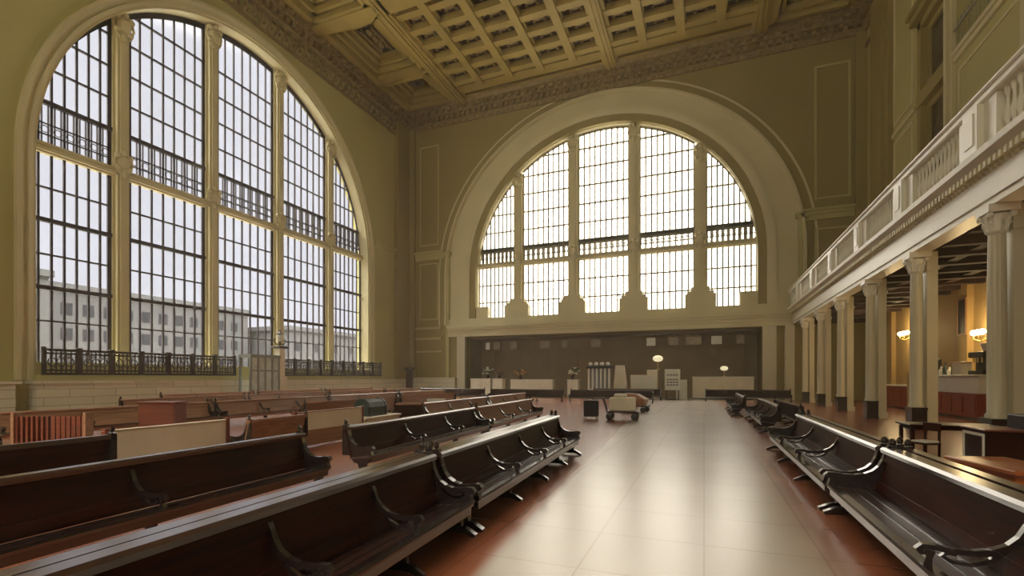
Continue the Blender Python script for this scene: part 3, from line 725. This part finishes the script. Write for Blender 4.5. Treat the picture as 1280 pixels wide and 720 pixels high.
# ------------------------------------------------------------------ ticket recess: counters, booths, flowers, signs
def counter(x0, x1, y, h, label, mat=PALE, dep=.9):
    T = thing('ticket_counter', label, 'counter', ((x0+x1)/2, y, 0)); w = (x1-x0)/2
    m = MB(); m.bbox(-w+.05, w-.05, -dep/2+.05, dep/2, .1, h-.08, .02)
    m.build('body', mat, T)
    n = max(1, round(w*2/1.3))
    for k in range(n):
        a = -w+.1+(2*w-.2)*k/n; b = -w+.1+(2*w-.2)*(k+1)/n
        m = MB(); frame(m, a+.06, b-.06, .25, h-.2, .08, -dep/2+.05, -dep/2+.01); m.build('front_panel', mat, T)
    m = MB(); m.bbox(-w, w, -dep/2, dep/2+.05, h-.08, h, .02); m.build('countertop', WHITE, T)
    m = MB(); m.box(-w+.1, w-.1, -dep/2+.1, dep/2, 0, .1); m.build('toe_kick', BLACKW, T)
counter(-25.2, -22.6, 50.5, 2.0, 'pale ticket counter farthest to the left in the dark recess')
counter(-22.0, -20.7, 49.6, 2.0, 'small pale counter carrying the white and dark red flowers')
counter(-20.0, -15.0, 50., 1.9, 'long pale ticket counter with orange flowers on it')
counter(-13.4, -12.1, 49.6, 1.9, 'small pale counter carrying the pale flowers beside the barred booth')
counter(-1.1, 4.4, 50.8, 2.2, 'pale ticket counter right of the doorway with a round lamp on it')
def vase(x, y, z, mat, label, s=1.):
    T = thing('flower_vase', label, 'flowers', (x, y, z))
    m = MB(); m.lathe(0, 0, [(.12*s, 0), (.2*s, .12*s), (.18*s, .3*s), (.1*s, .4*s), (.14*s, .45*s)], 12); m.build('vase', WOOD, T, smooth=True)
    rnd = random.Random(int(x*10)); mf = MB(); ml = MB()
    for k in range(22):
        a = rnd.uniform(0, 2*PI); r = rnd.uniform(.05, .62)*s; h = .5*s+rnd.uniform(0, .75)*s*(1-r*.5)
        p = (r*math.cos(a), r*math.sin(a), h); ml.tube([(0, 0, .42*s), (p[0]*.5, p[1]*.5, h*.8), p], .02*s, 4)
        if k % 3: mf.ball(p, rnd.uniform(.09, .17)*s, 6, (1, 1, .7))
        else: ml.ball(p, .16*s, 6, (1.2, 1, .5))
    ml.build('foliage', LEAF, T); mf.build('petals', mat, T)
vase(-23.1, 50.4, 2.0, WHITEF, 'vase of white and dark flowers on the leftmost ticket counter', 1.1)
vase(-21.3, 49.5, 2.0, WOODR, 'vase of dark red flowers on the small pale counter at left', .8)
vase(-18.9, 49.9, 1.9, ORANGE, 'vase of orange flowers on the long pale ticket counter', 1.)
vase(-12.8, 49.5, 1.9, WHITEF, 'vase of pale flowers on the counter beside the barred ticket booth', 1.1)
T = thing('ticket_booth', 'booth with upright white bars and dark crown with pale globes', 'booth', (-9.55, 47.6, 0))
m = MB(); m.bbox(-1.1, 1.1, -.8, .8, 0, .95, .03); m.build('base', PALE, T)
for k in range(6): m = MB(); m.bbox(-1.08+k*.4, -.92+k*.4, -.8, -.68, .95, 3.0, .02); m.build('bar', WHITE, T)
m = MB(); m.box(-1.0, 1.0, .2, .3, .95, 3.0); m.build('back_panel', GREYB, T)
m = MB(); m.bbox(-1.2, 1.2, -.9, .9, 3.0, 3.28, .04); m.build('crown', BLACK, T)
for k in range(4): m = MB(); m.ball((-.85+k*.57, -.6, 3.44), .2, 8); m.build('globe', WHITE, T)
T = thing('white_cabinet', 'tall narrow white cabinet tapering upwards, right of the barred booth', 'cabinet', (-7.6, 47.8, 0))
m = MB(); m.loft([[(-.65, -.4, 0), (.65, -.4, 0), (.65, .4, 0), (-.65, .4, 0)], [(-.6, -.38, 1.6), (.6, -.38, 1.6), (.6, .38, 1.6), (-.6, .38, 1.6)], [(-.45, -.3, 3.3), (.35, -.3, 3.3), (.35, .3, 3.3), (-.45, .3, 3.3)]]); m.build('body', PALE, T)
m = MB(); m.box(-.3, .25, -.42, -.38, .4, 1.4); m.build('door', WHITE, T)
T = thing('display_case', 'wide cream display case left of the bright doorway', 'display case', (-5.4, 48.2, 0))
m = MB(); m.bbox(-1.25, 1.25, -.4, .4, .0, 2.35, .03); m.bbox(.3, 1.25, -.4, .4, 2.35, 2.85, .03); m.build('body', PALE, T)
for k in range(3): m = MB(); m.box(-1.15+k*.78, -.48+k*.78, -.44, -.4, 1.1, 2.2); m.build('door', WHITE, T)
T = thing('price_board', 'white upright board with rows of dark lines by the bright doorway', 'board', (-2.8, 48.4, 0))
m = MB(); m.bbox(-.7, .7, -.08, .08, .9, 2.9, .02); m.build('board', WHITE, T)
m = MB()
for z in (1.35, 1.6, 1.85, 2.3): 
    for k in range(4): m.box(-.5+k*.27, -.3+k*.27, -.1, -.08, z, z+.1)
m.build('lettering', BLACK, T)
m = MB(); m.box(-.6, -.5, -.05, .05, 0, .9); m.box(.5, .6, -.05, .05, 0, .9); m.box(-.65, .65, -.3, .3, 0, .06); m.build('stand', IRON, T)
T = thing('doorway_panel', 'narrow bright white door panel at the far end of the aisle', 'door', (-2.0, 49.1, 0))
m = MB(); m.bbox(-.5, .5, -.06, .06, 0, 1.9, .02); m.build('panel', WHITE, T); m = MB(); frame(m, -.4, .4, .2, 1.7, .08, .07, -.09); m.build('moulding', PALE, T)
m = MB(); m.ball((.38, -.12, 1.0), .05, 8); m.build('handle', BRASS, T)
def lamp(x, y, z, label, s=1.):
    T = thing('globe_lamp', label, 'lamp', (x, y, z))
    m = MB(); m.lathe(0, 0, [(.18*s, 0), (.16*s, .05), (.04, .1), (.04, .55*s), (.09, .6*s)], 10); m.build('base', BRASS, T)
    m = MB(); m.ball((0, 0, .88*s), .33*s, 12, (1.2, 1.2, .8)); m.build('globe', emit('soft_globe', (.9, .8, .5), .5), T, smooth=True)
lamp(-4.1, 47.9, 2.86, 'low cream lamp on the display case left of the bright doorway', 1.2)
lamp(1.8, 50.6, 2.2, 'pale round lamp standing on the right ticket counter', .9)
def sign(x, w, h=.85, z=5.9, label='', mat=WHITE):
    T = thing('hanging_sign', label, 'sign', (x, YB+.7, z), 0, 'blank signs hung along the top of the ticket recess')
    m = MB(); m.bbox(-w/2, w/2, -.04, .04, -h/2, h/2, .01); m.build('board', mat, T)
    m = MB(); m.box(-w/2+.08, -w/2+.11, -.01, .01, h/2, 6.9-z); m.box(w/2-.11, w/2-.08, -.01, .01, h/2, 6.9-z); m.build('hanger', IRON, T)
DIM = paint('faded_card', (.36, .28, .19), .6, .2, 3.)
sgs = [(-24.6, .5, WHITE, 'narrow white sign, first from the left in the ticket recess'), (-23.4, .8, DIM, 'faded sign next to the narrow white one in the recess'), (-21.2, .8, DIM, 'faded sign above the small left counter'),
       (-17.3, 1.2, DIM, 'wide faded sign above the long ticket counter'), (-14.9, .6, DIM, 'small faded sign above the gap between counters'), (-11.3, 1.1, DIM, 'faded sign above the barred ticket booth'),
       (-5.3, .9, WHITE, 'white sign above the cream display case'), (-3.0, 1.0, DIM, 'faded sign above the price board'), (-1.0, 1.5, DIM, 'wide faded sign right of the doorway'),
       (1.2, 1.0, WHITE, 'white sign above the right ticket counter'), (3.4, .7, DIM, 'faded sign nearest the right end of the recess')]
for x, w, mt, lb in sgs: sign(x, w, .85, 5.95, lb, mt)
# luggage in the aisle
T = thing('luggage_cart', 'cream box loaded on a low wheeled cart in the aisle', 'cart', (-3.75, 24.2, 0), .1)
m = MB(); m.bbox(-.75, .75, -.5, .5, .38, .46, .02); m.build('platform', IRON, T)
m = MB(); m.bbox(-.62, .62, -.42, .42, .46, 1.12, .05); m.bbox(-.4, .2, -.3, .3, 1.12, 1.3, .05); m.build('cargo_box', PALE, T)
for sx in (-.6, .6):
    for sy in (-.4, .4): m = MB(); m.ball((sx, sy, .19), .19, 10, (1, .35, 1)); m.build('wheel', BLACK, T)
m = MB(); m.tube([(-.75, -.3, .42), (-.95, -.3, 1.1), (-.95, .3, 1.1), (-.75, .3, .42)], .03, 6); m.build('handle', IRON, T)
T = thing('suitcase', 'black suitcase standing beside the cream loaded cart', 'suitcase', (-5.35, 24.3, 0), .25)
m = MB(); m.bbox(-.38, .38, -.2, .2, .12, .95, .06); m.build('case', BLACK, T)
m = MB(); m.tube([(-.15, 0, .95), (-.15, 0, 1.08), (.15, 0, 1.08), (.15, 0, .95)], .02, 6); m.build('handle', BLACK, T)
for s in (-.28, .28): m = MB(); m.ball((s, 0, .07), .07, 8); m.build('wheel', WHITE, T)
T = thing('luggage_cart', 'tan bundle on a cart behind the cream box, farther down the aisle', 'cart', (-3.9, 30.0, 0), -.2)
m = MB(); m.bbox(-.8, .8, -.45, .45, .34, .42, .02); m.build('platform', IRON, T)
m = MB(); m.loft([[(-.6, -.35, .42), (.6, -.35, .42), (.6, .35, .42), (-.6, .35, .42)], [(-.75, -.42, .8), (.72, -.42, .8), (.72, .42, .8), (-.75, .42, .8)], [(-.5, -.3, 1.15), (.2, -.3, 1.1), (.2, .3, 1.1), (-.5, .3, 1.15)]]); m.build('bundle', WOODL, T)
for sx in (-.6, .6):
    for sy in (-.4, .4): m = MB(); m.ball((sx, sy, .17), .17, 10, (1, .35, 1)); m.build('wheel', BLACK, T)
# ------------------------------------------------------------------ gallery aisle furniture
T = thing('serving_counter', 'red panelled serving counter with white front below the wall lamps', 'counter', (XR-.95, 30.2, 0))
m = MB(); m.bbox(-.5, .6, 0, 6.2, .1, 1.3, .03); m.build('body', REDP, T)
for k in range(5): m = MB(); m.box(-.53, -.5, .12+k*1.22, 1.1+k*1.22, .3, 1.15); m.build('door', REDP, T)
m = MB(); m.bbox(-.42, .6, 0, 6.2, 1.3, 2.15, .02); m.bbox(-.6, .7, -.05, 6.25, 2.15, 2.25, .02); m.build('countertop', WHITE, T)
m = MB(); m.box(-.42, .6, .05, 6.15, 0, .1); m.build('toe_kick', BLACKW, T)
T = thing('serving_counter', 'red panelled counter farther down the aisle with a stand on it', 'counter', (XR-.95, 38.6, 0))
m = MB(); m.bbox(-.5, .6, 0, 5.2, .1, 1.5, .03); m.build('body', REDP, T)
for k in range(4): m = MB(); m.box(-.53, -.5, .12+k*1.25, 1.1+k*1.25, .3, 1.35); m.build('door', REDP, T)
m = MB(); m.bbox(-.6, .7, -.05, 5.25, 1.5, 1.6, .02); m.build('countertop', PALE, T)
def item(name, label, cat, x, y, z, parts, rz=0, group=None):
    T = thing(name, label, cat, (x, y, z), rz, group)
    for pn, mb, mt in parts: mb.build(pn, mt, T)
    return T
def q(f):
    m = MB(); f(m); return m
item('coffee_machine', 'dark coffee machine on the white counter beside the near column', 'machine', XR-.9, 30.95, 2.25, [
    ('body', q(lambda m: (m.bbox(-.3, .3, -.7, .7, 0, .2, .03), m.bbox(0, .3, -.7, .7, .2, 1.0, .03), m.bbox(-.3, .3, -.7, .7, .85, 1.15, .04))), BLACK),
    ('spout', q(lambda m: [m.tube([(-.2, s, .85), (-.2, s, .6)], .04, 6) for s in (-.4, 0, .4)]), BRASS),
    ('funnel', q(lambda m: m.lathe(.1, 0, [(.08, 0), (.2, .35), (.2, .4)], 10, 1.15)), WHITE)])
item('pastry_box', 'plain pale box on the white counter below the coffee machine', 'box', XR-1.2, 32.3, 2.25, [('body', q(lambda m: m.bbox(-.22, .22, -.5, .5, 0, .6, .02)), PALE), ('lid', q(lambda m: m.bbox(-.24, .24, -.52, .52, .6, .68, .02)), WOODL)])
bl = None
for k, (yy, hh) in enumerate(((33.3, .6), (33.8, .45), (34.3, .65), (34.8, .5), (35.3, .58))):
    T = thing('bottle', 'pale bottle in the row on the white serving counter', 'bottle', (XR-1.1, yy+.12, 2.25), 0, 'bottles on the white serving counter')
    m = MB(); m.lathe(0, 0, [(.12, 0), (.13, .03), (.13, hh*.55), (.045, hh*.75), (.045, hh)], 10); m.build('body', WHITE if k % 2 else TEAL, T, smooth=True)
    m = MB(); m.lathe(0, 0, [(.045, 0), (.045, .06)], 8, hh-.01); m.build('cap', BLACK, T)
item('display_stand', 'dark stand with white bottles at far end of white counter', 'stand', XR-1., 35.95, 2.25, [('body', q(lambda m: (m.bbox(-.15, .2, -.25, .2, 0, .1, .02), m.bbox(.1, .2, -.25, .2, .1, .95, .02), m.bbox(-.15, .2, -.25, .2, .5, .55, .01))), BLACK)])
def sconce(x, y, z, label, n=3):
    T = thing('wall_sconce', label, 'lamp', (x, y, z))
    m = MB(); m.bbox(.5, .6, -.15, .15, -.3, .3, .02)
    for k in range(n):
        a = (k-(n-1)/2)*.42; m.tube([(.5, 0, -.1), (.2, a*.6, -.3), (0, a, -.2), (0, a, 0)], .03, 6)
    m.build('bracket', BRASS, T)
    for k in range(n):
        a = (k-(n-1)/2)*.42; m = MB(); m.ball((0, a, .14), .15, 12); m.build('globe', GLOBE, T, smooth=True)
    L = bpy.data.lights.new('sconce_light', 'POINT'); L.energy = 120; L.color = (1, .72, .35); L.shadow_soft_size = .3
    lo = bpy.data.objects.new('sconce_light', L); C.objects.link(lo); lo.parent = T; lo.location = (-.45, 0, .2)
sconce(XR-.66, 32.0, 4.3, 'three glowing globes on brass arms, on the wall left of nearest column', 3)
sconce(XR-.66, 42.0, 5.1, 'cluster of glowing globes on the wall between second and third columns', 4)
sconce(XR-.66, 19.2, 4.4, 'added glowing globes, out of view on the aisle wall nearest the camera', 3)  # extra sconce added to light the near end of the aisle
T = thing('framed_panel', 'tall narrow dark framed panel hung on a yellow aisle pilaster', 'picture', (XR-.36, 34.4, 5.5))
m = MB(); frame(m, -.1, 0, 0, 0, 0, 0) if False else None
m = MB(); m.box(-.03, 0, -.42, .42, -.95, .95); m.build('panel', BLACK, T)
m = MB(); 
for a, b, c_, d in ((-.5, .5, .95, 1.03), (-.5, .5, -1.03, -.95), (-.5, -.42, -.95, .95), (.42, .5, -.95, .95)): m.box(-.06, 0, a, b, c_, d)
m.build('frame', WOODL, T)
T = thing('menu_board', 'tall yellowish board standing beyond the red counter in the aisle', 'board', (XR-1.7, 37.6, 0))
m = MB(); m.bbox(-.04, .04, -.35, .35, .3, 2.4, .01); m.build('board', YELL, T); m = MB(); m.box(-.25, .25, -.3, .3, 0, .06); m.box(-.03, .03, -.05, .05, .06, .32); m.build('foot', BLACKW, T)
# tables and cabinet beside the columns
def table(x, y, w, l, h, label, mat=WOOD, rz=0):
    T = thing('wooden_table', label, 'table', (x, y, 0), rz)
    m = MB(); m.bbox(-w/2, w/2, -l/2, l/2, h-.05, h, .015); m.build('tabletop', mat, T)
    m = MB(); m.box(-w/2+.08, w/2-.08, -l/2+.08, l/2-.08, h-.14, h-.05); m.build('apron', mat, T)
    for sx in (-1, 1):
        for sy in (-1, 1):
            m = MB(); m.bbox(sx*(w/2-.1)-.04, sx*(w/2-.1)+.04, sy*(l/2-.1)-.04, sy*(l/2-.1)+.04, 0, h-.1, .01); m.build('leg', mat, T)
table(6.1, 16.4, 2.0, 1.0, .85, 'dark wooden table standing before the second column')
T = thing('side_cabinet', 'dark red wooden cabinet with white framed end, right edge of photo', 'cabinet', (6.75, 13.7, 0), -PI/2)
m = MB(); m.bbox(-.5, .5, -1.2, 1.2, .08, .95, .02); m.build('body', WOOD, T)
m = MB(); m.bbox(-.54, .54, -1.24, 1.24, .95, 1.0, .015); m.build('top', WOODR, T)
m = MB(); frame(m, -.45, .45, .15, .9, .06, -1.22, -1.2); m.build('end_frame', PALE, T)
for k in (-.6, .6): m = MB(); m.box(-.52, -.5, k-.52, k+.52, .18, .88); m.build('door', WOODR, T)
for k in (-1, 1): m = MB(); m.box(-.45, .45, k*1.05-.06, k*1.05+.06, 0, .08); m.build('foot', BLACKW, T)
T = thing('black_radio', 'low black box with grey face on top of the red cabinet', 'box', (6.6, 13.7, 1.0), -PI/2)
m = MB(); m.bbox(-.3, .3, -.35, .35, 0, .3, .02); m.build('body', BLACK, T); m = MB(); m.box(-.32, -.3, -.3, .1, .05, .25); m.build('face', GREYB, T)
T = thing('wooden_chair', 'dark chair with pale seat cushion beside the dark table', 'chair', (5.2, 15.2, 0), .5)
m = MB(); m.bbox(-.22, .22, -.22, .22, .42, .46, .01); m.build('seat', WOOD, T); m = MB(); m.bbox(-.2, .2, -.2, .2, .46, .51, .02); m.build('cushion', PALE, T)
m = MB(); m.bbox(.18, .22, -.22, .22, .75, .95, .01); m.box(.18, .22, -.2, -.16, .46, .8); m.box(.18, .22, .16, .2, .46, .8); m.build('backrest', WOOD, T)
for sx in (-.19, .19):
    for sy in (-.19, .19): m = MB(); m.bbox(sx-.02, sx+.02, sy-.02, sy+.02, 0, .42, .005); m.build('leg', WOOD, T)
T = thing('orange_case', 'flat orange wooden crate on the floor behind the near right benches', 'crate', (4.9, 10.9, 0), .2)
m = MB(); m.bbox(-.5, .5, -.8, .8, .0, .62, .02); m.build('body', wood('orange_wood', (.32, .09, .02), (.48, .16, .05), .35, .4), T); m = MB(); m.box(-.53, .53, -.83, .83, .5, .56); m.build('band', WOODR, T)

# ------------------------------------------------------------------ outside
m = MB(); m.box(-260, 200, -200, 260, -6.2, -6.0); struct(m.build('ground_outside', paint('pale_asphalt', (.30, .29, .26), .9, .2, .05)))
def building(x0, x1, y0, y1, h, label, step=2.5):
    T = thing('street_building', label, 'building', ((x0+x1)/2, (y0+y1)/2, -6), 0, 'grey city buildings outside the left window')
    a, b = (x1-x0)/2, (y1-y0)/2
    m = MB(); m.box(-a, a, -b, b, 0, h); m.box(-a-.4, a+.4, -b-.4, b+.4, h, h+.8); m.build('walls', FACADE, T)
    z = 3
    m = MB()
    while z < h-2.5:
        y = -b+1.5
        while y < b-2: m.box(a, a+.05, y, y+1.3, z, z+1.6); y += step
        z += 3.4
    m.build('windows', paint('dark_glazing', (.02, .02, .025), .2, .3, 2.), T)
building(-95, -75, -20, 34, 20.5, 'long grey building outside, low across the left window lights')
building(-110, -80, 36, 66, 20, 'taller grey building outside, behind the middle window lights')
building(-100, -72, 68, 120, 17, 'grey building outside, seen through the right window lights', 5.)

# ------------------------------------------------------------------ light
w = bpy.data.worlds.new('sky'); bpy.context.scene.world = w; w.use_nodes = True
nt = w.node_tree; bg = nt.nodes['Background']; N = nt.nodes.new; L = nt.links.new
tc = N('ShaderNodeTexCoord'); sp = N('ShaderNodeSeparateXYZ'); L(tc.outputs['Generated'], sp.inputs[0])
mr = N('ShaderNodeMapRange'); mr.interpolation_type = 'SMOOTHSTEP'; L(sp.outputs['Y'], mr.inputs['Value']); mr.inputs['From Min'].default_value = .76; mr.inputs['From Max'].default_value = .86
mx = N('ShaderNodeMix'); mx.data_type = 'RGBA'; L(mr.outputs[0], mx.inputs['Factor'])
mx.inputs['A'].default_value = (.64, .64, .67, 1); mx.inputs['B'].default_value = (6.2, 5.65, 4.5, 1)
nz = N('ShaderNodeTexNoise'); nz.inputs['Scale'].default_value = 5; nz.inputs['Detail'].default_value = 4; L(tc.outputs['Generated'], nz.inputs['Vector'])
mc = N('ShaderNodeMapRange'); L(nz.outputs['Fac'], mc.inputs['Value']); mc.inputs['To Min'].default_value = .8; mc.inputs['To Max'].default_value = 1.1
mu = N('ShaderNodeVectorMath'); mu.operation = 'SCALE'; # sky brightened out of view, behind the camera and overhead, to light the hall
m2_ = N('ShaderNodeMapRange'); m2_.interpolation_type = 'SMOOTHSTEP'; L(sp.outputs['Y'], m2_.inputs['Value']); m2_.inputs['From Min'].default_value = -.15; m2_.inputs['From Max'].default_value = -.7
x2 = N('ShaderNodeMix'); x2.data_type = 'RGBA'; L(m2_.outputs[0], x2.inputs['Factor']); L(mx.outputs['Result'], x2.inputs['A']); x2.inputs['B'].default_value = (1.5, 1.4, 1.1, 1)
m3_ = N('ShaderNodeMapRange'); m3_.interpolation_type = 'SMOOTHSTEP'; L(sp.outputs['Z'], m3_.inputs['Value']); m3_.inputs['From Min'].default_value = .5; m3_.inputs['From Max'].default_value = .7
x3 = N('ShaderNodeMix'); x3.data_type = 'RGBA'; L(m3_.outputs[0], x3.inputs['Factor']); L(x2.outputs['Result'], x3.inputs['A']); x3.inputs['B'].default_value = (17, 16, 13.5, 1)
L(x3.outputs['Result'], mu.inputs[0]); L(mc.outputs[0], mu.inputs['Scale'])
L(mu.outputs[0], bg.inputs['Color']); bg.inputs['Strength'].default_value = 1.0
w.cycles.sampling_method = 'MANUAL'; w.cycles.sample_map_resolution = 256
def portal(loc, rot, sx, sy):
    l = bpy.data.lights.new('window_portal', 'AREA'); l.shape = 'RECTANGLE'; l.size = sx; l.size_y = sy; l.cycles.is_portal = True
    o = bpy.data.objects.new('window_portal', l); C.objects.link(o); o.location = loc; o.rotation_euler = rot; return o
portal((XL-1.5, AL.c, (3+29.6)/2), (0, -PI/2, 0), 26.6, 29.8)
portal((AF.c, YF-1.4, (9.3+30.2)/2), (PI/2, 0, 0), 31, 20.9)
portal((AB.c, YB+1.4, (9.3+30.2)/2), (-PI/2, 0, 0), 31, 20.9)
HAZE = True
if HAZE:
    hm = bpy.data.materials.new('haze'); hm.use_nodes = True; hn = hm.node_tree; hn.nodes.clear()
    ho = hn.nodes.new('ShaderNodeOutputMaterial'); hv = hn.nodes.new('ShaderNodeVolumeScatter')
    hv.inputs['Color'].default_value = (1, .92, .70, 1); hv.inputs['Density'].default_value = .0018; hv.inputs['Anisotropy'].default_value = .35
    hn.links.new(hv.outputs[0], ho.inputs['Volume'])
    m = MB(); m.box(XL+.01, XR-.01, YF+.01, YB-.01, .01, ZC-.01); struct(m.build('haze', hm))
# ------------------------------------------------------------------ camera
cam = bpy.data.cameras.new('camera'); co = bpy.data.objects.new('camera', cam); C.objects.link(co)
co.location = (0, 0, H); co.rotation_euler = (PI/2, 0, math.atan(240/602.)); cam.sensor_width = 36; cam.lens = 602/1280*36; cam.shift_y = (472-360)/1280
cam.clip_end = 1000
sc = bpy.context.scene; sc.camera = co
sc.view_settings.view_transform = 'Standard'; sc.view_settings.look = 'None'; sc.view_settings.gamma = 1; sc.view_settings.use_curve_mapping = False
sc.view_settings.exposure = 0.62
sc.cycles.max_bounces = 10; sc.cycles.diffuse_bounces = 5; sc.cycles.glossy_bounces = 4; sc.cycles.transparent_max_bounces = 12
sc.cycles.sample_clamp_indirect = 4; sc.cycles.use_denoising = True
